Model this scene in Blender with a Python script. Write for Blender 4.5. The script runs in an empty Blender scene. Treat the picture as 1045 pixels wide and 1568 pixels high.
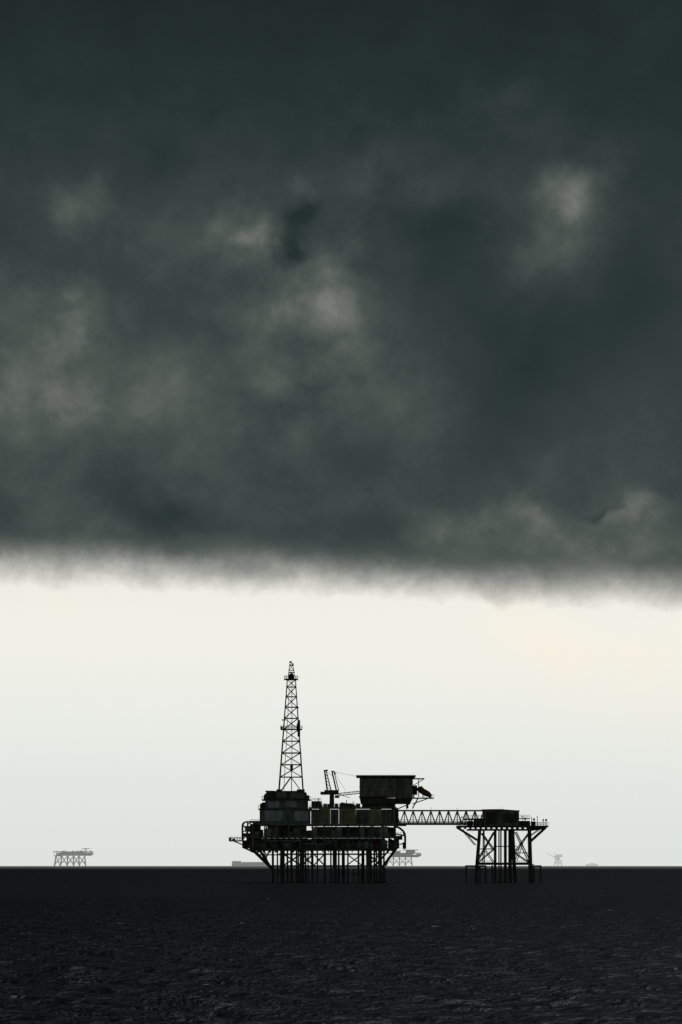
import bpy, math, random
import numpy as np
from mathutils import Vector
random.seed(7)
sc = bpy.context.scene
EYE = 8.5            # camera height above sea, m
R_E = 6.371e6        # earth radius: the sea sheet is really curved
K = 6000.0           # drawing units per unit tangent (elevation drawings at 1:K)
CX, CY = 522.5, 1316.3

# ------------------------------------------------------------------ materials
def steel(name, col, col2=None, rough=0.65, scale=0.6):
    m = bpy.data.materials.new(name); m.use_nodes = True
    nt = m.node_tree; n = nt.nodes; l = nt.links
    b = n['Principled BSDF']
    tc = n.new('ShaderNodeTexCoord')
    nz = n.new('ShaderNodeTexNoise'); nz.inputs['Scale'].default_value = scale; nz.inputs['Detail'].default_value = 5
    mp = n.new('ShaderNodeMapping'); mp.inputs['Scale'].default_value = (1, 1, 0.35)
    l.new(tc.outputs['Object'], mp.inputs['Vector']); l.new(mp.outputs[0], nz.inputs['Vector'])
    r = n.new('ShaderNodeValToRGB')
    r.color_ramp.elements[0].position = 0.38; r.color_ramp.elements[1].position = 0.66
    c2 = col2 or (col[0]*0.45, col[1]*0.38, col[2]*0.33)
    r.color_ramp.elements[0].color = (*c2, 1); r.color_ramp.elements[1].color = (*col, 1)
    l.new(nz.outputs['Fac'], r.inputs[0]); l.new(r.outputs[0], b.inputs['Base Color'])
    b.inputs['Roughness'].default_value = rough
    b.inputs['Specular IOR Level'].default_value = 0.2
    return m
M = {
 'steel': steel('weathered_steel', (0.24, 0.27, 0.24), (.11,.115,.10)),
 'dark':  steel('dark_steel', (0.09, 0.10, 0.09)),
 'blue':  steel('blue_grey_paint', (0.42, 0.54, 0.58), (0.27, 0.34, 0.36)),
 'yell':  steel('yellow_paint', (0.50, 0.50, 0.26), (0.30, 0.29, 0.16)),
 'white': steel('pale_paint', (0.55, 0.60, 0.58), (0.34, 0.36, 0.34)),
 'orange':steel('lifeboat_orange', (0.30, 0.11, 0.05), (0.2, 0.07, 0.03)),
 'glass': steel('window_glass', (0.14, 0.17, 0.18), (0.10, 0.12, 0.13), 0.2),
}
MK = list(M.keys())

# ------------------------------------------------------------------ mesh helper
class Part:
    def __init__(s, name, parent, D=1500.0):
        s.name, s.parent, s.D, s.u = name, parent, D, D/K
        s.v, s.f, s.m = [], [], []
    def P(s, x, z, d=0.0):
        return Vector(((x-CX)*s.u, s.D+d, EYE+(CY-z)*s.u))
    def _add(s, vs, fs, mat):
        o = len(s.v); s.v += [tuple(a) for a in vs]
        for f in fs: s.f.append([o+i for i in f]); s.m.append(MK.index(mat))
    def hexa(s, p, mat):
        s._add(p, [(0,1,2,3),(7,6,5,4),(0,4,5,1),(1,5,6,2),(2,6,7,3),(3,7,4,0)], mat)
    def box(s, x0, x1, z0, z1, d0, d1, mat='steel'):
        s.hexa([s.P(x0,z1,d0), s.P(x1,z1,d0), s.P(x1,z1,d1), s.P(x0,z1,d1),
                s.P(x0,z0,d0), s.P(x1,z0,d0), s.P(x1,z0,d1), s.P(x0,z0,d1)], mat)
    def prism(s, pts, d0, d1, mat='steel'):
        n = len(pts)
        vs = [s.P(a,b,d0) for a,b in pts]+[s.P(a,b,d1) for a,b in pts]
        fs = [tuple(range(n)), tuple(range(2*n-1, n-1, -1))]
        fs += [(i,(i+1)%n+0,(i+1)%n+n,i+n) for i in range(n)]
        s._add(vs, fs, mat)
    def beam(s, a, b, r=0.2, mat='steel', n=6, r2=None):
        A, B = s.P(*a), s.P(*b); ax = (B-A)
        if ax.length < 1e-6: return
        ax.normalize()
        t = Vector((0,1,0)) if abs(ax.y) < 0.9 else Vector((1,0,0))
        e1 = ax.cross(t).normalized(); e2 = ax.cross(e1)
        r2 = r if r2 is None else r2
        vs = [A+(e1*math.cos(2*math.pi*i/n)+e2*math.sin(2*math.pi*i/n))*r for i in range(n)]
        vs += [B+(e1*math.cos(2*math.pi*i/n)+e2*math.sin(2*math.pi*i/n))*r2 for i in range(n)]
        fs = [tuple(range(n-1,-1,-1)), tuple(range(n, 2*n))]+[(i,(i+1)%n,(i+1)%n+n,i+n) for i in range(n)]
        s._add(vs, fs, mat)
    def poly(s, pts, r=0.2, mat='steel'):
        for a, b in zip(pts[:-1], pts[1:]): s.beam(a, b, r, mat)
    def rail(s, x0, x1, z, d, h=4.6, step=6, r=0.05, mat='steel'):
        n = max(1, int(round(abs(x1-x0)/step)))
        for i in range(n+1):
            x = x0+(x1-x0)*i/n; s.beam((x,z,d),(x,z-h,d), r, mat, 4)
        s.beam((x0,z-h,d),(x1,z-h,d), r, mat, 4); s.beam((x0,z-h*.5,d),(x1,z-h*.5,d), r*.8, mat, 4)
    def done(s):
        me = bpy.data.meshes.new(s.name); me.from_pydata([(Vector(a)-s.parent.location)[:] for a in s.v], [], s.f)
        for k in MK: me.materials.append(M[k])
        me.polygons.foreach_set('material_index', s.m); me.update()
        import bmesh
        bm = bmesh.new(); bm.from_mesh(me); bmesh.ops.recalc_face_normals(bm, faces=bm.faces); bm.to_mesh(me); bm.free()
        o = bpy.data.objects.new(s.name, me); sc.collection.objects.link(o); o.parent = s.parent
        return o
def empty(name, x, D):
    e = bpy.data.objects.new(name, None); e.location = ((x-CX)*D/K, D, -D*D/(2*R_E)); e.empty_display_size = 10
    sc.collection.objects.link(e); return e

# ================================================================== MAIN PLATFORM
plat = empty('drilling_platform', 500, 1500)
WL = 1352; SUB = 1372   # water line / below it
p = Part('jacket', plat)
for d in (-15, -5, 5, 15):
    for x, r in ((433,.7),(463,.78),(513,.8),(564,.78),(582,.62)):
        off = 0.02*(x-508)
        p.beam((x,1302,d),(x+off,SUB,d*1.06), r, 'dark', 10)
for x, r, d in ((419,.45,-12),(440,.36,9),(447,.5,-8),(455,.34,-13),(457,.3,3),(468,.34,8),(479,.5,-15),(486,.28,12),(498,.5,-15),(507,.3,-6),(519,.36,9),
                (526,.62,-9),(533,.3,0),(549,.36,-12),(556,.6,-4),(573,.36,-14),(577,.3,4),(588,.36,-5),(425,.3,2),(472,.25,-2),(569,.3,10)):
    p.beam((x,1300,d),(x,SUB,d), r, 'dark', 8)
for d in (-15, 15):
    for z in (1326, 1308):
        p.beam((428 if z<1320 else 414,z,d),(588,z,d), .3, 'dark')
    for a, b in ((433,463),(463,480),(480,498),(530,556),(564,583)):
        p.beam((a,1307,d),(b,1326,d), .2, 'dark'); p.beam((b,1307,d),(a,1326,d), .2, 'dark')
for x in (433,463,513,564):
    p.beam((x,1326,-15),(x,1326,15), .28, 'dark'); p.beam((x,1308,-15),(x,1326,15), .2, 'dark')
for d in (-13, 13):
    p.beam((384,1298,d),(419,1332,d), .42, 'dark'); p.beam((397,1300,d),(421,1338,d), .3, 'dark')
    p.beam((374,1298,d),(398,1309,d), .24, 'dark'); p.beam((398,1309,d),(430,1309,d), .2, 'dark')
    p.beam((404,1300,d),(410,1323,d), .2, 'dark'); p.beam((414,1302,d),(404,1318,d), .18, 'dark')
    p.beam((608,1298,d),(583,1332,d), .4, 'dark'); p.beam((598,1300,d),(574,1326,d), .26, 'dark')
    p.beam((603,1303,d),(590,1326,d), .18, 'dark')
p.box(424,452,1334,1336,-19,-15.6,'dark'); p.rail(424,452,1334,-19,5,4,.08,'dark')
p.box(540,590,1337,1339,-19,-15.6,'dark')
for x in (541,553,565,577,589): p.beam((x,1330,-18.6),(x,SUB,-18.6), .22, 'dark')
p.done()

p = Part('decks', plat)
p.box(384,606,1299,1303,-17,17,'dark')
p.box(378,608,1281,1283.4,-18,18)
p.box(398,607,1262,1264.6,-18,18)
p.box(474,607,1236.5,1238,-15,15)
for z, a, b in ((1303,386,605),(1283.4,380,607)):
    x = a
    while x < b: p.box(x, x+1.2, z, z+2.4, -16, 16, 'dark'); x += 9
for x in range(388, 606, 18):
    for d in (-16.5, 16.5): p.box(x,x+1.8,1264.6,1299,d-.3,d+.3,'steel')
p.rail(384,606,1299,-16.8,4.6,5); p.rail(380,606,1281,-17.8,4.6,5); p.rail(400,606,1262,-17.8,4.6,5)
for a,b,t in ((406,424,0),(442,460,1),(496,514,0),(550,568,1),(586,604,0)):
    p.beam((a,1297 if t else 1284,-16.8),(b,1284 if t else 1297,-16.8), .18)
p.done()

p = Part('process_modules', plat)
def fill(x0, x1, zt, zb, rows, fillp, mats, hvar):
    for d in rows:
        x = x0
        while x < x1:
            w = random.uniform(4, 15); w = min(w, x1-x)
            if random.random() < fillp:
                t = zt+random.uniform(0, hvar)*(zb-zt)
                dd = random.uniform(-1.5, 1.5); mt = random.choice(mats)
                if random.random() < .3 and w > 6:
                    rr = min(w*.125, (zb-t)*.125)*.95
                    zc = zb-rr*4
                    p.beam((x,zc,d+dd),(x+w-1,zc,d+dd), rr, mt, 12)
                    p.box(x+1,x+2,zc,zb,d+dd-1,d+dd+1,'dark')
                    p.box(x+w-3,x+w-2,zc,zb,d+dd-1,d+dd+1,'dark')
                else:
                    p.box(x,x+w-.5,t,zb,d+dd-2,d+dd+2,mt)
            x += w
mats = ['steel','steel','dark','dark','yell','blue']
fill(392,604,1266,1281,(-13,-6,1,8,14),.75,mats,.5)
fill(388,602,1284,1299,(-13,-6,1,8,14),.75,mats,.45)
p.box(410,470,1265,1281,-4,-2,'steel'); p.box(482,596,1266,1281,-4,-2,'dark'); p.box(400,470,1284,1299,-4,-2,'dark'); p.box(478,590,1284,1299,-4,-2,'dark')
for a,b,t,mt in ((477,488,1240,'steel'),(488.5,506,1238.5,'yell'),(506.5,519,1240,'steel'),(519.5,545,1239,'yell'),(545.5,566,1240,'steel'),(566.5,584,1239.4,'yell'),(584.5,605,1240,'steel')):
    p.box(a,b,t,1262,-14,12,mt)
    for k in range(int((b-a)//3)): p.box(a+1+3*k,a+1.8+3*k,t+2,1260,-14.12,-14.01,'dark')
for i in range(26):
    x = random.uniform(478,604); z=random.uniform(1240,1262); p.beam((x,z,-14.6),(x,z+random.uniform(12,38),-14.6), random.choice((.09,.12,.18)), random.choice(('steel','white','yell')))
for i in range(22):
    x = random.uniform(386,570); z=random.choice((1252,1268,1271,1288,1292,1295)); p.beam((x,z,-17.2),(x+random.uniform(8,34),z,-17.2), random.choice((.09,.14)), random.choice(('steel','white','yell','blue')))
for i in range(34):
    x = random.uniform(476,548); w=random.uniform(1.5,6); h=random.uniform(1.5,6)
    p.box(x,x+w,1236.5-h,1236.5,random.uniform(-12,0),random.uniform(1,12),random.choice(mats))
for x,h in ((478,12),(483,9),(488,14),(493,9),(525,8),(531,11),(537,7),(541,9),(546,6)):
    p.beam((x,1236.5,-8),(x,1236.5-h,-8), .14)
p.prism([(520,1236),(522,1229),(540,1231),(548,1236)],-6,6,'dark')
p.box(478,492,1227,1236,-4,4,'dark'); p.rail(476,550,1236.4,-14.5,5,4,.06)
p.rail(478,492,1227,-4,4.5,3,.06)
p.box(556,604,1231,1237,-6,8,'dark'); p.box(600,610,1238,1262,-12,6,'dark')
p.done()

p = Part('west_walkway', plat)
p.box(352,388,1286.8,1288.6,-10,2,'steel'); p.rail(352,372,1286.8,-10,4.6,4,.07); p.rail(352,372,1286.8,2,4.6,4,.07)
p.box(352,355,1283,1286.8,-8,-6,'dark'); p.box(357,361,1284,1286.8,-6,-3,'steel')
for d in (-10,2):
    p.beam((360,1288.6,d),(386,1299,d), .2); p.poly([(372,1287,d),(372,1264,d),(374,1260,d),(378,1258.5,d),(400,1258.5,d)], .22)
    p.beam((380,1258.5,d),(380,1287,d), .16); p.beam((372,1273,d),(398,1273,d), .18)
    p.beam((372,1287,d),(380,1273,d), .14); p.beam((380,1273,d),(372,1262,d), .14)
    p.beam((380,1262,d),(390,1258,d), .12)
p.box(376,386,1265,1272,-7,0,'steel'); p.box(384,399,1262,1281,-12,10,'dark'); p.box(373,384,1276,1281,-8,8,'dark')
p.box(379,400,1281,1299,-14,12,'dark'); p.box(372,380,1288.6,1299,-8,6,'dark'); p.box(388,398,1259.5,1262,-8,6,'steel')
p.rail(384,399,1259.5,-12,4,4,.06)
p.done()

p = Part('drill_floor', plat)
p.box(399,475.5,1240.5,1262,-13,11,'steel')
p.box(407,433,1242,1258,-13.2,-13,'blue'); p.box(435,452,1242,1257,-13.2,-13,'steel'); p.box(452.5,473,1243,1258,-13.2,-13,'blue')
p.prism([(434,1242),(438,1242),(454,1258),(450,1258)],-13.5,-13.25,'steel')
p.box(397,477,1238.8,1240.5,-14,12,'dark')
p.rail(397,408,1238.8,-14,4.6,3.5,.07)
p.prism([(399,1232),(403,1229),(408,1229),(408,1238.8),(399,1238.8)],-8,8,'dark')
p.box(407,472,1226,1238.8,-10,9,'steel')
p.box(411,428,1228,1237,-10.2,-10,'blue'); p.box(440,455,1228,1236,-10.2,-10,'blue')
p.box(402,476,1224.4,1226,-11,10,'dark'); p.rail(402,411,1224.4,-11,4.6,3.5,.07); p.rail(468,476,1224.4,-11,4.6,3.5,.07)
p.prism([(405,1224.4),(405,1218),(410,1213),(420,1211.5),(464,1211.5),(470,1214.5),(470,1224.4)],-8,8,'dark')
p.box(423,440,1214,1222,-8.2,-8,'steel'); p.box(444,466,1214.5,1223,-8.2,-8,'steel')
p.box(407,420,1211,1213,-5,5,'dark'); p.box(424,431,1209,1211.5,-5,5,'dark'); p.box(455,467,1209,1211.5,-5,5,'dark')
p.box(470,474,1218,1224.4,-4,4,'dark'); p.rail(474,486,1240,-14,5,4,.07); p.box(474,484,1240,1241.5,-14,-6,'dark')
p.beam((476,1240,-12),(484,1256,-12), .2)
p.done()

p = Part('derrick', plat)
zt, zb = 1041., 1211.5; xt0, xt1, xb0, xb1 = 440.3, 452.7, 427.5, 464.5
def dx(z, side):
    t = (z-zt)/(zb-zt); a, b = (xt0,xb0) if side < 0 else (xt1,xb1); return a+(b-a)*t
def dd(z, side):
    t = (z-zt)/(zb-zt); return side*(1.55+(4.6-1.55)*t)
for sx in (-1,1):
    for sy in (-1,1):
        p.beam((dx(zb,sx),zb,dd(zb,sy)),(dx(zt,sx),zt,dd(zt,sy)), .26, 'dark', 6, .17)
lv = [1041,1052,1067,1083,1100,1117,1135,1153,1171,1190]
for i, z in enumerate(lv):
    r = .15
    for sy in (-1,1): p.beam((dx(z,-1),z,dd(z,sy)),(dx(z,1),z,dd(z,sy)), r, 'dark')
    for sx in (-1,1): p.beam((dx(z,sx),z,dd(z,-1)),(dx(z,sx),z,dd(z,1)), r, 'dark')
    if i+1 < len(lv):
        z2 = lv[i+1]
        for sy in (-1,1):
            p.beam((dx(z,-1),z,dd(z,sy)),(dx(z2,1),z2,dd(z2,sy)), .1, 'dark', 4)
            p.beam((dx(z,1),z,dd(z,sy)),(dx(z2,-1),z2,dd(z2,sy)), .1, 'dark', 4)
        for sx in (-1,1):
            p.beam((dx(z,sx),z,dd(z,-1)),(dx(z2,sx),z2,dd(z2,1)), .1, 'dark', 4)
            p.beam((dx(z,sx),z,dd(z,1)),(dx(z2,sx),z2,dd(z2,-1)), .1, 'dark', 4)
for sy in (-1,1):
    xm = 446
    p.beam((xm,1190,dd(1190,sy)),(dx(zb,-1)+3,zb,dd(zb,sy)), .16, 'dark'); p.beam((xm,1190,dd(1190,sy)),(dx(zb,1)-3,zb,dd(zb,sy)), .16, 'dark')
p.beam((446.3,1041,0),(446.3,1172,0), .07,'dark',4); p.beam((447.8,1041,0),(447.8,1172,0), .07,'dark',4)
p.box(444.6,449,1172,1180,-.6,.6,'dark'); p.beam((446.8,1180,0),(446.8,1211,0), .16, 'dark')
p.beam((435,1211,-3),(443.5,1052,-1.2), .1, 'dark')
p.box(430,463,1116.3,1117.6,-4,4,'dark'); p.rail(430,463,1116.3,-4,4.4,4,.06,'dark'); p.rail(430,463,1116.3,4,4.4,4,.06,'dark')
p.box(456,460,1103,1128,-3,1,'dark'); p.box(454.8,456,1108,1120,-3,1,'dark'); p.box(430,433,1112.5,1116.3,-2,2,'dark')
p.box(432,437,1102,1103,-3,3,'dark'); p.box(431,462,1153,1153.8,-4,4,'dark'); p.box(453,458,1083,1084,-3,3,'dark')
p.box(435.5,456.5,1039.6,1041.2,-3,3,'dark'); p.rail(435.5,456.5,1039.6,-3,4.4,3.5,.06,'dark'); p.rail(435.5,456.5,1039.6,3,4.4,3.5,.06,'dark')
p.box(441.5,451,1034,1039.6,-1.4,1.4,'dark'); p.beam((446.5,1035,-1.6),(446.5,1035,1.6), 1.0, 'dark', 14)
for sx in (-1,1):
    for sy in (-1,1): p.beam((446.5+4.6*sx,1034,1.2*sy),(446.5+2.2*sx,1015,.6*sy), .12, 'dark')
p.box(442.8,450.8,1026,1027,-1,1,'dark'); p.box(442,451.5,1029,1030.5,-1,1,'dark'); p.box(444,449.5,1017.5,1019.5,-.8,.8,'dark'); p.beam((444,1019,0),(450,1026,0), .1,'dark'); p.beam((449,1019,0),(443,1026,0), .1,'dark')
p.box(443.5,447,1012.5,1015,-.7,.7,'dark'); p.beam((446,1015,0),(450.5,1018,0), .15,'dark')
p.done()

p = Part('pedestal_crane', plat)
p.beam((508.5,1238,-2),(508.5,1217,-2), .95, 'dark', 14, .85)
p.box(491,519,1215.5,1217,-4,1,'dark'); p.box(497,519,1210,1215.5,-4,1,'dark'); p.box(491,497,1212.4,1215.5,-3,0,'steel')
p.box(513,520,1218,1222,-3.5,.5,'dark')
for d in (-3.4,.4):
    p.beam((501.5,1211,d),(497.4,1180,d*.5), .3, 'dark'); p.beam((507.5,1211,d),(500,1181,d*.5), .2, 'dark')
    p.beam((515.5,1211,d),(508.6,1181,d*.5), .28, 'dark'); p.beam((519,1211,d),(511.5,1181,d*.5), .16, 'dark')
    for k in range(6):
        z = 1185+k*5
        p.beam((498+.7*k,z,d*.5),(502+.95*k,z+4,d*.5), .1, 'dark')
p.beam((496,1180.5,-1),(502.5,1179.5,-1), .3, 'dark'); p.beam((507.6,1181,-1),(513,1182,-1), .26, 'dark')
p.beam((498,1180,-1),(509,1188,-1), .06,'dark'); p.beam((511.5,1181,-1),(515,1186,-1), .16,'dark')
p.beam((512,1182,-1),(551,1190,-1), .05, 'dark', 4); p.beam((512,1183,-1),(530,1212,-1), .05, 'dark', 4)
for d in (-2.4,-.6):
    p.beam((519,1215,d),(551,1211.5,d), .13,'dark'); p.beam((519,1218.5,d),(551,1215,d), .13,'dark')
    for k in range(10): p.beam((519+3.2*k,(1215 if k%2 else 1218.5)-.35*k,d),(522.2+3.2*k,(1218.5 if k%2 else 1215)-.35*k-.3,d), .08,'dark',4)
p.beam((519,1216,-1),(536,1222,-1), .1,'dark')
p.done()

p = Part('living_quarters', plat)
p.box(551,606,1191.5,1221,-10,9,'steel'); p.box(606.2,632,1191.5,1223,-8,9,'steel')
p.box(568,600,1193,1219.5,-10.2,-10.0,'steel')
p.prism([(551,1221.2),(632,1223.2),(628,1231),(553,1231)],-8,8,'dark')
p.box(550,607,1220,1221.1,-10.4,9,'dark'); p.box(550,607,1205.4,1206.2,-10.4,-10.22,'dark')
for row in (1197.5,1210.5):
    for k in range(9): p.box(555+5.6*k,557.2+5.6*k,row,row+2.6,-10.3,-10.21,'glass')
for k in range(4): p.box(609.5+5.6*k,611.5+5.6*k,1199,1202,-8.12,-8.0,'glass')
for x in (556,575,594,604,624):
    for d in (-7,7): p.beam((x,1231,d),(x,1238,d), .35,'dark')
p.beam((606,1231,-7),(594,1238,-7), .2,'dark'); p.beam((628,1231,-7),(606,1240,-7), .2,'dark')
p.box(546,636,1188.6,1190.6,-13,12,'dark')
for x in range(548,636,5): p.beam((x,1188.6,-13),(x-1.2,1187.9,-13.6), .06,'dark')
p.beam((545,1188.2,-13.6),(636,1188.2,-13.6), .08,'dark')
for x in range(552,634,12): p.box(x,x+1,1190.6,1192.2,-12,11,'dark')
p.beam((572,1188.6,0),(572,1186.8,0), .2); p.beam((601,1188.6,0),(601,1187,0), .2)
p.done()

p = Part('lifeboat_station', plat)
p.box(632,650,1191.8,1193.2,-4,4,'dark'); p.beam((649.5,1193,-4),(633,1203,-4), .14,'dark'); p.beam((641,1193,-4),(641,1221,-4), .16,'dark')
p.box(628,664,1221.5,1223,-5,5,'dark'); p.rail(650,664,1221.5,-5,4.4,4,.06,'dark')
for d in (-4,4):
    p.beam((632,1238,d),(640,1223,d), .2,'dark'); p.beam((632,1231,d),(655,1223,d), .16,'dark')
    p.beam((634,1206,d*.6),(661,1222,d*.6), .22,'dark'); p.beam((634,1204,d),(634,1222,d), .18,'dark')
    p.beam((648,1214,d*.6),(648,1222,d*.6), .16,'dark')
p.box(632.2,639,1203,1217,-3,3,'dark')
secs = [(-1,.15),(-.85,.6),(-.5,.95),(0,1.05),(.5,.95),(.85,.55),(1,.1)]
c = (650,1213.0); L = 13.0; ang = math.radians(27)
for (t0,r0),(t1,r1) in zip(secs[:-1],secs[1:]):
    p.beam((c[0]+L*t0*math.cos(ang), c[1]+L*t0*math.sin(ang), 0),(c[0]+L*t1*math.cos(ang), c[1]+L*t1*math.sin(ang), 0), r0*1.15,'orange',14,r1*1.15)
p.prism([(641,1205),(646,1203.5),(650,1208),(647,1212)],-.8,.8,'orange')
p.done()

p = Part('east_platform_edge', plat)
for d in (-9,3):
    p.poly([(604,1265,d),(612,1268,d),(618,1273,d),(620.5,1280,d),(620.5,1299,d)], .32,'dark')
    p.beam((606,1277,d),(620,1280,d), .2,'dark'); p.beam((606,1296,d),(620,1290,d), .2,'dark')
p.box(605,616,1280,1286,-8,2,'dark'); p.box(617,621.5,1290,1300,-9,3,'dark'); p.box(604,622,1262.2,1265,-9,3,'dark')
p.rail(605,621,1280,-9,4.6,4,.06); p.box(600,611,1286,1299,-10,6,'dark')
p.done()

# ================================================================== FOOTBRIDGE
fb = empty('footbridge', 672, 1500)
p = Part('truss', fb)
n = 10; x0, x1 = 606., 741.
for d in (-2.2, 2.2):
    p.beam((x0,1241.3,d),(x1,1241.3,d), .28,'yell'); p.beam((x0,1261.3,d),(x1,1261.3,d), .34,'yell')
    for i in range(n+1):
        x = x0+(x1-x0)*i/n
        p.beam((x,1241.3,d),(x,1261.3,d), .14,'yell')
        if i < n:
            xn = x0+(x1-x0)*(i+1)/n; xm = (x+xn)/2
            p.beam((x,1241.3,d),(xm,1261.3,d), .18,'yell'); p.beam((xm,1261.3,d),(xn,1241.3,d), .18,'yell')
    p.beam((x0,1255.5,d),(x1,1255.5,d), .07,'yell',4)
for i in range(2*n+1):
    x = x0+(x1-x0)*i/(2*n)
    p.beam((x,1241.3,-2.2),(x,1241.3,2.2), .1,'yell'); p.beam((x,1261.3,-2.2),(x,1261.3,2.2), .14,'yell')
p.done()
p = Part('walkway', fb)
p.box(606,741,1260,1260.9,-2,2,'dark'); p.beam((606,1258.6,1.4),(741,1258.6,1.4), .2,'steel'); p.beam((606,1262.8,.8),(741,1262.8,.8), .16,'steel')
for x in (622,660,700): p.beam((x,1241.3,-2.2),(x,1236.5,-2.2), .07,'dark')
p.done()

# ================================================================== WELLHEAD PLATFORM
wp = empty('wellhead_platform', 770, 1490)
p = Part('jacket', wp, 1490)
for d in (-8,8):
    p.beam((735,1270,d*.8),(727,SUB,d*1.15), .42,'dark',10); p.beam((811,1270,d*.8),(813.5,SUB,d*1.15), .42,'dark',10)
    p.beam((741,1270,d*.6),(741,1324,d), .2,'dark'); p.beam((785,1270,d*.9),(790,SUB,d), .4,'dark',10)
    p.beam((700,1267,d),(732,1287,d), .26,'dark'); p.beam((708,1270,d),(728,1294,d*.9), .16,'dark')
    p.beam((835,1268,d),(812,1289,d), .26,'dark'); p.beam((829,1268,d),(812,1280,d*.9), .14,'dark')
    p.beam((738,1276,d*.8),(757,1302,d), .22,'dark'); p.beam((757,1274,d*.8),(731,1319,d), .22,'dark')
    p.beam((742,1300,d),(757,1322,d), .16,'dark'); p.beam((731,1322,d),(757,1300,d), .16,'dark')
    p.beam((810,1276,d*.8),(788,1306,d), .22,'dark'); p.beam((790,1274,d*.8),(811,1320,d), .22,'dark')
    p.beam((788,1306,d),(812,1322,d), .18,'dark'); p.beam((800,1290,d),(790,1320,d), .16,'dark')
    p.beam((731,1322,d),(813,1322,d), .3,'dark'); p.beam((732,1300,d),(757,1300,d), .18,'dark')
    p.beam((757,1296,d),(790,1296,d), .16,'dark'); p.beam((786,1306,d),(811,1306,d), .16,'dark')
for x,r,d in ((757.5,.46,-5),(760,.3,3),(764,.25,-2),(768,.3,4),(772.5,.34,-4),(775,.45,2),(779.5,.46,-5),(784,.3,5),(787,.25,-2)):
    p.beam((x,1270,d),(x,SUB,d), r,'dark',8)
p.done()
p = Part('boat_landing', wp, 1490)
p.box(730,816,1323,1324.5,-11,-8.3,'dark'); p.rail(732,757,1323,-11,4.6,4,.06,'dark'); p.rail(790,812,1323,-11,4.6,4,.06,'dark')
p.beam((711,1326,-12),(742,1326,-12), .3,'dark'); p.beam((812,1326,-12),(827,1326,-12), .3,'dark')
for x in (712.5,727,733,742,752): p.beam((x,1325,-12),(x+.6,SUB,-12), .36,'dark',8)
for x in (811,815,825.5): p.beam((x,1325,-12),(x+.6,SUB,-12), .36,'dark',8)
p.box(728,741,1330,1331.5,-12,-9,'dark')
p.done()
p = Part('decks', wp, 1490)
p.box(700,838,1264.4,1267,-10,10,'dark'); p.box(716,818,1269.5,1272,-9,9,'dark')
for x in range(704,836,8): p.box(x,x+1.2,1267,1269.5,-9,9,'dark')
p.rail(700,740,1264.4,-10,4.6,4,.06,'dark'); p.rail(700,740,1264.4,10,4.6,4,.06,'dark')
p.rail(794,838,1264.4,-10,4.6,4,.06,'dark'); p.rail(794,838,1264.4,10,4.6,4,.06,'dark')
p.prism([(812,1267),(838,1267),(826,1271),(814,1272)],-8,8,'dark')
p.done()
p = Part('wellhead_module', wp, 1490)
p.box(740,794,1241,1264.4,-7,8,'steel')
p.box(743,760,1244,1262,-7.2,-7,'dark'); p.box(768,790,1246,1260,-7.2,-7,'dark')
p.prism([(738,1239.6),(765,1239.2),(795,1241.5),(795,1242.6),(738,1241.4)],-8,9,'dark')
p.box(711,740,1253.5,1255,-8,8,'dark'); p.rail(711,740,1253.5,-8,4.6,4,.06,'dark')
for x in (711,718,725,732): p.beam((x,1254,-8),(x,1264,-8), .14,'dark')
p.box(716,724,1257,1264,-4,4,'dark'); p.box(726,739,1256,1264,-4,4,'steel')
p.poly([(704,1264,-6),(704,1254,-6),(707,1251,-6),(711,1252,-6)], .16,'dark')
for x,h,w in ((800,15,1.2),(803.5,12,3),(813.5,13,1),(817,11,3),(822,15,1),(831,10,2),(835.5,10,3)):
    p.beam((x,1264.4,-5),(x,1264.4-h,-5), .12,'dark'); p.box(x-w/2,x+w/2,1264.4-h,1264.4-h+3,-5.5,-4.5,'dark')
p.box(795,811,1257,1264.4,-4,5,'dark'); p.rail(794,811,1253,-4,4.6,4,.06,'dark'); p.box(794,811,1253,1254.2,-5,5,'dark'); p.box(814,820,1258,1264.4,-3,4,'dark')
p.beam((770,1240,0),(770,1236,0), .07,'dark')
p.done()

# ================================================================== DISTANT PLATFORMS
def far_platform(name, D, x0, x1, zt, zb, legs, extra, seed):
    random.seed(seed)
    e = empty(name, (x0+x1)/2, D); u = D/K; W = 14.0
    p = Part('decks', e, D)
    p.box(x0,x1,zt,zt+1.3,-W,W); p.box(x0+4,x1-3,zt+5,zt+6.6,-W,W)
    for d in (-8,0,8):
        x = x0+5
        while x < x1-6:
            w = random.uniform(2,7)
            if random.random() < .8: p.box(x,x+w,zt+random.uniform(1.4,3.2),zt+5,d-2,d+2,random.choice(('steel','dark','white')))
            x += w
    p.box(x0+10,x1-12,zt+1.3,zt+5,-1,1)
    x = x0+2
    while x < x1-2:
        if random.random() < .35: p.box(x,x+random.uniform(1,4),zt-random.uniform(.5,1.6),zt,-4,4)
        x += 3
    p.done()
    p = Part('jacket', e, D)
    zl = zt+6.6
    for d in (-10,10):
        for i,(a,b) in enumerate(legs):
            p.beam((a,zl,d),(b,zb+8,d), .6*u,'dark')
        for (a,b),(c2,e2) in zip(legs[:-1],legs[1:]):
            p.beam((a,zl,d),(e2,zb,d), .32*u,'dark',4); p.beam((c2,zl,d),(b,zb,d), .32*u,'dark',4)
        p.beam((legs[0][1],zb-5,d),(legs[-1][1],zb-5,d), .3*u,'dark',4)
    p.done()
    p = Part('topsides', e, D); extra(p, u); p.done()
def ex1(p,u):
    p.box(126,138,1299,1299.9,-9,9); p.beam((132,1300,0),(132,1304,0), .7*u); p.beam((129,1300,4),(134,1304,4), .35*u); p.box(136,143,1305.5,1309,-6,6)
    p.box(84,96,1310,1311.2,-8,8); p.beam((84,1306,0),(82.5,1311,0), .3*u)
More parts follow.
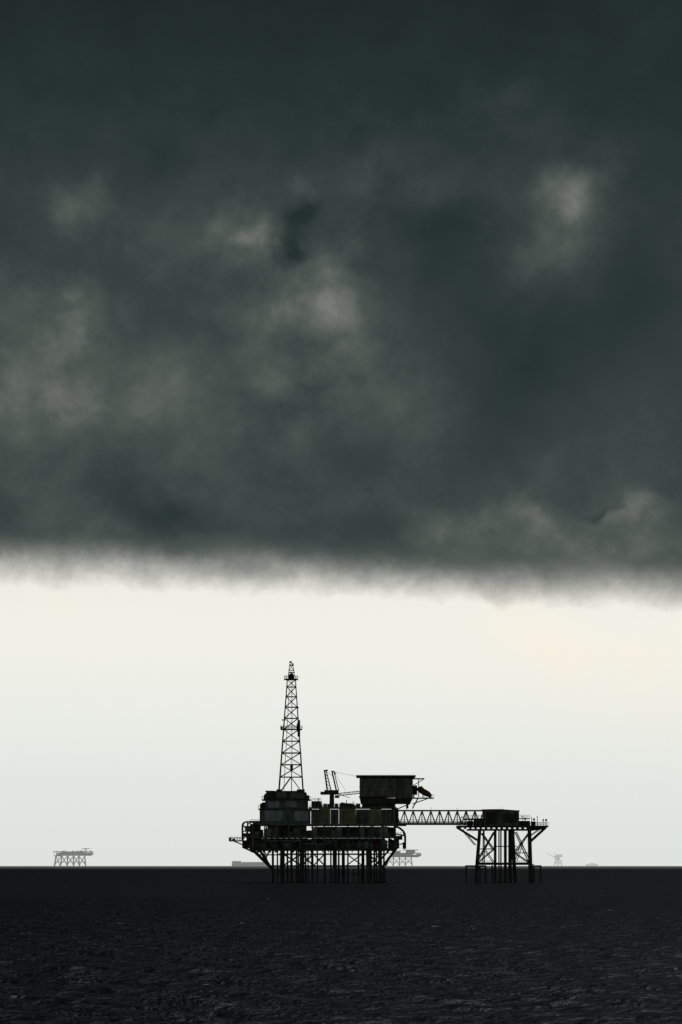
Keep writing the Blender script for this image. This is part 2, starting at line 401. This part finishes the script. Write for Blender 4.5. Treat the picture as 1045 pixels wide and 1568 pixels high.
far_platform('production_platform', 10000, 82, 143, 1303.8, 1325, [(86,83),(95,92),(104,103),(113,113),(121,122),(130,132)], ex1, 3)
def ex2(p,u):
    p.box(617,641,1301,1302.2,-9,9); p.box(622,636,1302.2,1306,-6,6); p.beam((614,1306,0),(612,1296,0), .3*u); p.box(600,613,1303,1306,-5,5)
far_platform('production_platform', 8800, 592, 645, 1306, 1325, [(594,592),(603,602),(612,612),(621,621),(630,632)], ex2, 5)
def ex3(p,u):
    p.beam((850,1312,0),(836,1305.5,0), .28*u); p.beam((850,1313.5,0),(838,1307.5,0), .2*u); p.box(851,861,1308.6,1311,-10,10)
    p.beam((852,1309,0),(848,1305,0), .3*u)
far_platform('production_platform', 23000, 847, 862, 1311, 1325, [(850,849),(855,855),(860,861)], ex3, 9)

b = empty('barge', 383, 10500); p = Part('hull', b, 10500)
p.prism([(355,1321.5),(356,1329),(410,1329),(412,1321.5)],-9,9,'dark'); p.box(356,370,1318.6,1321.5,-6,6); p.box(371,411,1320,1321.5,-8,8,'steel')
p.beam((357,1318.6,0),(357,1317,0), .4); p.done()
b = empty('barge', 907, 27000); p = Part('hull', b, 27000)
p.prism([(897,1323.2),(898,1330),(915,1330),(916,1323.2)],-12,12,'dark'); p.box(903,911,1321.6,1323.2,-8,8); p.done()

# ================================================================== SEA (curved with the earth)
rng = np.random.default_rng(4)
rad = [0.0, 20, 60, 110, 150]
r = 180.0
while r < 900: rad.append(r); r *= 1.0034
while r < 3000: rad.append(r); r *= 1.012
while r < 30000: rad.append(r); r *= 1.03
rad = np.array(rad)
fine = np.radians(np.linspace(-6.5, 6.5, 680)); rest = np.radians(np.linspace(6.5, 353.5, 90)[1:-1])
th = np.concatenate([fine, rest]); NT = len(th); NR = len(rad)
RR, TT = np.meshgrid(rad[1:], th, indexing='ij')
Xs = RR*np.sin(TT); Ys = RR*np.cos(TT)
H = np.zeros_like(Xs)
for i in range(60):
    lam = 1.7*(8/1.7)**rng.random(); a = math.radians(72)+rng.normal(0, .7)
    k = 2*math.pi/lam; amp = 0.0042*lam*rng.uniform(.5,1.2)
    fade = np.clip(1.5-RR*0.0034*1.2/lam*1.6, 0, 1)
    ph = k*(Xs*math.cos(a)+Ys*math.sin(a))+rng.random()*6.283
    H += amp*fade*np.sin(ph)
Z = H*np.clip((6000-RR)/4000,0,1) - RR**2/(2*R_E)
verts = np.concatenate([[[0,0,0]], np.stack([Xs,Ys,Z],-1).reshape(-1,3)])
faces = [(0, 1+(j+1)%NT, 1+j) for j in range(NT)]
ii, jj = np.meshgrid(np.arange(NR-2), np.arange(NT), indexing='ij')
a_ = 1+ii*NT+jj; b_ = 1+ii*NT+(jj+1)%NT; c_ = b_+NT; d_ = a_+NT
q = np.stack([a_,b_,c_,d_],-1).reshape(-1,4)
faces += q.tolist()
me = bpy.data.meshes.new('sea'); me.from_pydata(verts.tolist(), [], faces)
me.polygons.foreach_set('use_smooth', [True]*len(me.polygons)); me.update()
if me.polygons[len(faces)//2].normal.z < 0: me.flip_normals()
sea = bpy.data.objects.new('sea', me); sc.collection.objects.link(sea)
m = bpy.data.materials.new('sea_water'); m.use_nodes = True; nt = m.node_tree; N = nt.nodes; Lk = nt.links
N.remove(N['Principled BSDF']); out = N['Material Output']
tc = N.new('ShaderNodeTexCoord')
def noise(nodes, links, vec, scale, detail=4, sc3=(1,1,1), rot=0, rough=.55, dist=0):
    mp = nodes.new('ShaderNodeMapping'); mp.inputs['Scale'].default_value = sc3; mp.inputs['Rotation'].default_value = (0,0,rot)
    links.new(vec, mp.inputs['Vector'])
    z = nodes.new('ShaderNodeTexNoise'); z.inputs['Scale'].default_value = scale; z.inputs['Detail'].default_value = detail
    z.inputs['Roughness'].default_value = rough; z.inputs['Distortion'].default_value = dist
    links.new(mp.outputs[0], z.inputs['Vector']); return z.outputs['Fac']
def mth(nodes, links, op, a, b=None, c=None, clamp=False):
    x = nodes.new('ShaderNodeMath'); x.operation = op; x.use_clamp = clamp
    for i, v in enumerate((a,b,c)):
        if v is None: continue
        if isinstance(v,(int,float)): x.inputs[i].default_value = v
        else: links.new(v, x.inputs[i])
    return x.outputs[0]
obj = tc.outputs['Object']
n1 = noise(N, Lk, obj, 2.2, 5, (1,.7,1), .3); n2 = noise(N, Lk, obj, 0.7, 3, (1,.7,1), .2)
hsum = mth(N,Lk,'ADD', mth(N,Lk,'MULTIPLY',n1,.5), n2)
bp = N.new('ShaderNodeBump'); bp.inputs['Strength'].default_value = 1; bp.inputs['Distance'].default_value = .34
Lk.new(hsum, bp.inputs['Height'])
df = N.new('ShaderNodeBsdfDiffuse'); df.inputs['Color'].default_value = (.0125,.0175,.021,1); Lk.new(bp.outputs[0], df.inputs['Normal'])
gl = N.new('ShaderNodeBsdfGlossy'); gl.inputs['Roughness'].default_value = .24; gl.inputs['Color'].default_value = (.80,.93,1,1); Lk.new(bp.outputs[0], gl.inputs['Normal'])
mx = N.new('ShaderNodeMixShader'); mx.inputs[0].default_value = .028; Lk.new(df.outputs[0], mx.inputs[1]); Lk.new(gl.outputs[0], mx.inputs[2])
fo = N.new('ShaderNodeBsdfDiffuse'); fo.inputs['Color'].default_value = (.75,.78,.78,1)
f1 = noise(N, Lk, obj, 0.45, 3, (1,.35,1), .1, .6, .4); f2 = noise(N, Lk, obj, 2.6, 3, (1,.5,1), 0)
fm = mth(N,Lk,'MULTIPLY_ADD', f2, .30, f1)
mr = N.new('ShaderNodeMapRange'); mr.inputs['From Min'].default_value = .868; mr.inputs['From Max'].default_value = .92; Lk.new(fm, mr.inputs['Value'])
mx2 = N.new('ShaderNodeMixShader'); Lk.new(mr.outputs[0], mx2.inputs[0]); Lk.new(mx.outputs[0], mx2.inputs[1]); Lk.new(fo.outputs[0], mx2.inputs[2])
Lk.new(mx2.outputs[0], out.inputs['Surface']); me.materials.append(m)

# ================================================================== SEA HAZE (homogeneous layer far out at sea)
import bmesh
bm = bmesh.new(); bmesh.ops.create_cube(bm, size=1)
for v in bm.verts: v.co = Vector((v.co.x*50000, 3800+(v.co.y+.5)*26500, -150+(v.co.z+.5)*310))
me = bpy.data.meshes.new('haze'); bm.to_mesh(me); bm.free()
hz = bpy.data.objects.new('haze', me); sc.collection.objects.link(hz)
m = bpy.data.materials.new('sea_haze'); m.use_nodes = True; nt = m.node_tree; nt.nodes.clear()
SG = 0.46e-4
o = nt.nodes.new('ShaderNodeOutputMaterial'); ab = nt.nodes.new('ShaderNodeVolumeAbsorption'); ab.inputs['Color'].default_value = (0,0,0,1); ab.inputs['Density'].default_value = SG
em = nt.nodes.new('ShaderNodeEmission'); em.inputs['Color'].default_value = (.735,.775,.735,1); em.inputs['Strength'].default_value = SG  # emission stands in for airlight: the haze glows itself, nothing is scattered
ad = nt.nodes.new('ShaderNodeAddShader'); nt.links.new(ab.outputs[0], ad.inputs[0]); nt.links.new(em.outputs[0], ad.inputs[1]); nt.links.new(ad.outputs[0], o.inputs['Volume'])
me.materials.append(m)

# ================================================================== SKY
w = bpy.data.worlds.new('World'); sc.world = w; w.use_nodes = True
nt = w.node_tree; N = nt.nodes; Lk = nt.links; bg = N['Background']
SUN_EL, SUN_AZ = math.radians(38), math.radians(12)
sk = N.new('ShaderNodeTexSky'); sk.sky_type = 'NISHITA'; sk.sun_disc = False; sk.sun_elevation = SUN_EL; sk.sun_rotation = SUN_AZ; sk.dust_density = 4
tc = N.new('ShaderNodeTexCoord'); g = tc.outputs['Generated']
def m_(op,a,b=None,c=None,clamp=False): return mth(N,Lk,op,a,b,c,clamp)
def wnoise(scale, detail, rough, dist=0, sc3=(1,1,1), off=(0,0,0)):
    mp = N.new('ShaderNodeMapping'); mp.inputs['Scale'].default_value = sc3; mp.inputs['Location'].default_value = off; Lk.new(g, mp.inputs[0])
    z = N.new('ShaderNodeTexNoise'); z.inputs['Scale'].default_value = scale; z.inputs['Detail'].default_value = detail
    z.inputs['Roughness'].default_value = rough; z.inputs['Distortion'].default_value = dist; Lk.new(mp.outputs[0], z.inputs['Vector']); return z
wn = wnoise(20, 6, .58)
sub = N.new('ShaderNodeVectorMath'); sub.operation='SUBTRACT'; Lk.new(wn.outputs['Color'], sub.inputs[0]); sub.inputs[1].default_value = (.5,.5,.5)
scl = N.new('ShaderNodeVectorMath'); scl.operation='SCALE'; Lk.new(sub.outputs[0], scl.inputs[0]); scl.inputs['Scale'].default_value = .05
wv = N.new('ShaderNodeVectorMath'); wv.operation='ADD'; Lk.new(g, wv.inputs[0]); Lk.new(scl.outputs[0], wv.inputs[1])
sp = N.new('ShaderNodeSeparateXYZ'); Lk.new(g, sp.inputs[0]); sw = N.new('ShaderNodeSeparateXYZ'); Lk.new(wv.outputs[0], sw.inputs[0])
x_, z_ = sp.outputs[0], sp.outputs[2]; xw, zw = sw.outputs[0], sw.outputs[2]
def blob(px, py, rx, ry, amp, X=xw, Zz=zw):
    a = m_('MULTIPLY_ADD', X, K/rx, -(px-CX)/rx); b2 = m_('MULTIPLY_ADD', Zz, K/ry, -(CY-py)/ry)
    d2 = m_('MULTIPLY_ADD', a, a, m_('MULTIPLY', b2, b2)); return m_('MULTIPLY', m_('EXPONENT', m_('MULTIPLY', d2, -1.0)), amp)
def ramp(fac, pts, mode='LINEAR'):
    r = N.new('ShaderNodeValToRGB'); cr = r.color_ramp; cr.interpolation=mode
    while len(cr.elements) < len(pts): cr.elements.new(.5)
    for e,(p_,c_) in zip(cr.elements, pts):
        e.position = p_; e.color = (*(c_ if isinstance(c_,tuple) else (c_,)*3),1)
    Lk.new(fac, r.inputs[0]); return r.outputs[0]
vn = m_('MULTIPLY', z_, 1/.25, clamp=True)
pv = lambda py: (CY-py)/K/.25
base = ramp(vn, [(pv(920),.68),(pv(865),.58),(pv(815),.47),(pv(700),.44),(pv(560),.46),(pv(430),.43),(pv(300),.33),(pv(160),.18),(pv(0),.07)])
bl_sum = None
for bl in [(345,388,44,36,.40),(350,350,110,80,.14),(495,480,75,80,.30),(480,560,130,110,.16),(410,605,44,22,.12),(545,555,50,40,.10),(115,485,46,30,.26),(110,330,60,44,.22),(830,300,60,40,.20),(850,340,100,90,.20),
           (560,300,110,60,.16),(430,300,40,24,.10),(40,570,130,110,.18),(180,640,150,100,.14),(962,782,50,22,.28),(690,810,50,24,.26),(800,790,50,22,.24),(900,830,140,30,.20),
           (440,345,32,26,-.36),(425,405,24,32,-.34),(840,560,210,120,-.22),(270,815,110,24,-.14),(560,830,70,22,-.08),(690,380,50,80,-.10),(1000,420,80,140,-.10),
           (925,768,26,9,-.20),(230,450,45,60,-.10),(980,80,90,60,.07),(620,640,60,80,.06),(700,690,60,60,-.06),(430,845,80,30,.14),(80,840,120,26,.14),(740,170,120,40,.06)]:
    bb = blob(*bl); bl_sum = bb if bl_sum is None else m_('ADD', bl_sum, bb)
gn1 = wnoise(15, 8, .55, .15, (1,1,1.1), (3.1,0,.4))
gn2 = wnoise(44, 8, .60, .15, (1,1,1.15), (1.7,0,.9))
gn3 = wnoise(110, 6, .62, .1, (1,1,1.1))
mod = m_('ADD', m_('MULTIPLY_ADD', gn2.outputs['Fac'], 2.6, -.75), m_('MULTIPLY_ADD', gn3.outputs['Fac'], 1.1, -.1))
t = m_('ADD', base, m_('MULTIPLY', bl_sum, m_('MAXIMUM', mod, .2)))
nn = m_('ADD', m_('MULTIPLY', m_('SUBTRACT', gn1.outputs['Fac'], .5), .46), m_('ADD', m_('MULTIPLY', m_('SUBTRACT', gn2.outputs['Fac'], .5), .38), m_('MULTIPLY', m_('SUBTRACT', gn3.outputs['Fac'], .5), .17)))
amp = ramp(vn, [(pv(920),1.0),(pv(400),.95),(pv(150),.6),(pv(0),.4)])
t = m_('ADD', t, m_('MULTIPLY', nn, amp), clamp=True)
cloud = ramp(t, [(0,(.0115,.0190,.0200)),(.2,(.020,.031,.032)),(.42,(.040,.056,.054)),(.62,(.072,.090,.081)),(.8,(.120,.134,.118)),(1,(.19,.195,.175))])
bandv = ramp(vn, [(0,(.725,.765,.735)),(pv(1250),(.775,.805,.765)),(pv(1080),(.83,.855,.81)),(pv(960),(.87,.875,.815)),(pv(900),(.845,.83,.78))])
warm = m_('ADD', blob(880,985,150,60,.9), blob(1000,1060,120,60,.4)); warm = m_('ADD', warm, blob(120,930,180,35,.3)); warm = m_('MULTIPLY', warm, m_('MULTIPLY_ADD', gn2.outputs['Fac'], 2.8, -.8), clamp=True)
mxb = N.new('ShaderNodeMix'); mxb.data_type='RGBA'; Lk.new(warm, mxb.inputs[0]); Lk.new(bandv, mxb.inputs[6]); mxb.inputs[7].default_value = (.94,.87,.75,1)
nis = N.new('ShaderNodeVectorMath'); nis.operation='SCALE'; Lk.new(sk.outputs[0], nis.inputs[0]); nis.inputs['Scale'].default_value = .1
mxn = N.new('ShaderNodeMix'); mxn.data_type='RGBA'; mxn.inputs[0].default_value = .04; Lk.new(mxb.outputs[2], mxn.inputs[6]); Lk.new(nis.outputs[0], mxn.inputs[7])
edge = m_('MULTIPLY_ADD', x_, -.040, (CY-905)/K)
en = m_('ADD', m_('MULTIPLY', m_('SUBTRACT', gn2.outputs['Fac'], .5), .012), m_('ADD', m_('MULTIPLY', m_('SUBTRACT', gn1.outputs['Fac'], .5), .008), m_('MULTIPLY', m_('SUBTRACT', gn3.outputs['Fac'], .5), .0050)))
dv = m_('ADD', m_('SUBTRACT', z_, edge), en)
em_ = N.new('ShaderNodeMapRange'); em_.interpolation_type='SMOOTHERSTEP'; Lk.new(dv, em_.inputs['Value']); em_.inputs['From Min'].default_value = -.0022; em_.inputs['From Max'].default_value = .0125
cov = m_('POWER', em_.outputs[0], .42)
mxc = N.new('ShaderNodeMix'); mxc.data_type='RGBA'; Lk.new(cov, mxc.inputs[0]); Lk.new(mxn.outputs[2], mxc.inputs[6]); Lk.new(cloud, mxc.inputs[7])
Lk.new(mxc.outputs[2], bg.inputs['Color']); bg.inputs['Strength'].default_value = 1.0

# weak diffuse sun behind the cloud, ahead of the camera
sd = bpy.data.lights.new('sun', 'SUN'); sd.energy = .5; sd.angle = math.radians(20); sd.color = (1,.96,.9)
so = bpy.data.objects.new('sun', sd); sc.collection.objects.link(so)
dirv = Vector((math.sin(SUN_AZ)*math.cos(SUN_EL), math.cos(SUN_AZ)*math.cos(SUN_EL), math.sin(SUN_EL)))
so.rotation_euler = dirv.to_track_quat('Z','Y').to_euler()

# camera
cd = bpy.data.cameras.new('camera'); co = bpy.data.objects.new('camera', cd); sc.collection.objects.link(co); sc.camera = co
co.location = (0,0,EYE); co.rotation_euler = (math.radians(90),0,0)
cd.sensor_fit = 'VERTICAL'; cd.sensor_height = 36; cd.lens = 36/(1568/K); cd.shift_y = (CY-784)/1568
cd.clip_start = 1; cd.clip_end = 120000
sc.view_settings.view_transform = 'Standard'; sc.view_settings.look = 'None'; sc.view_settings.exposure = 0
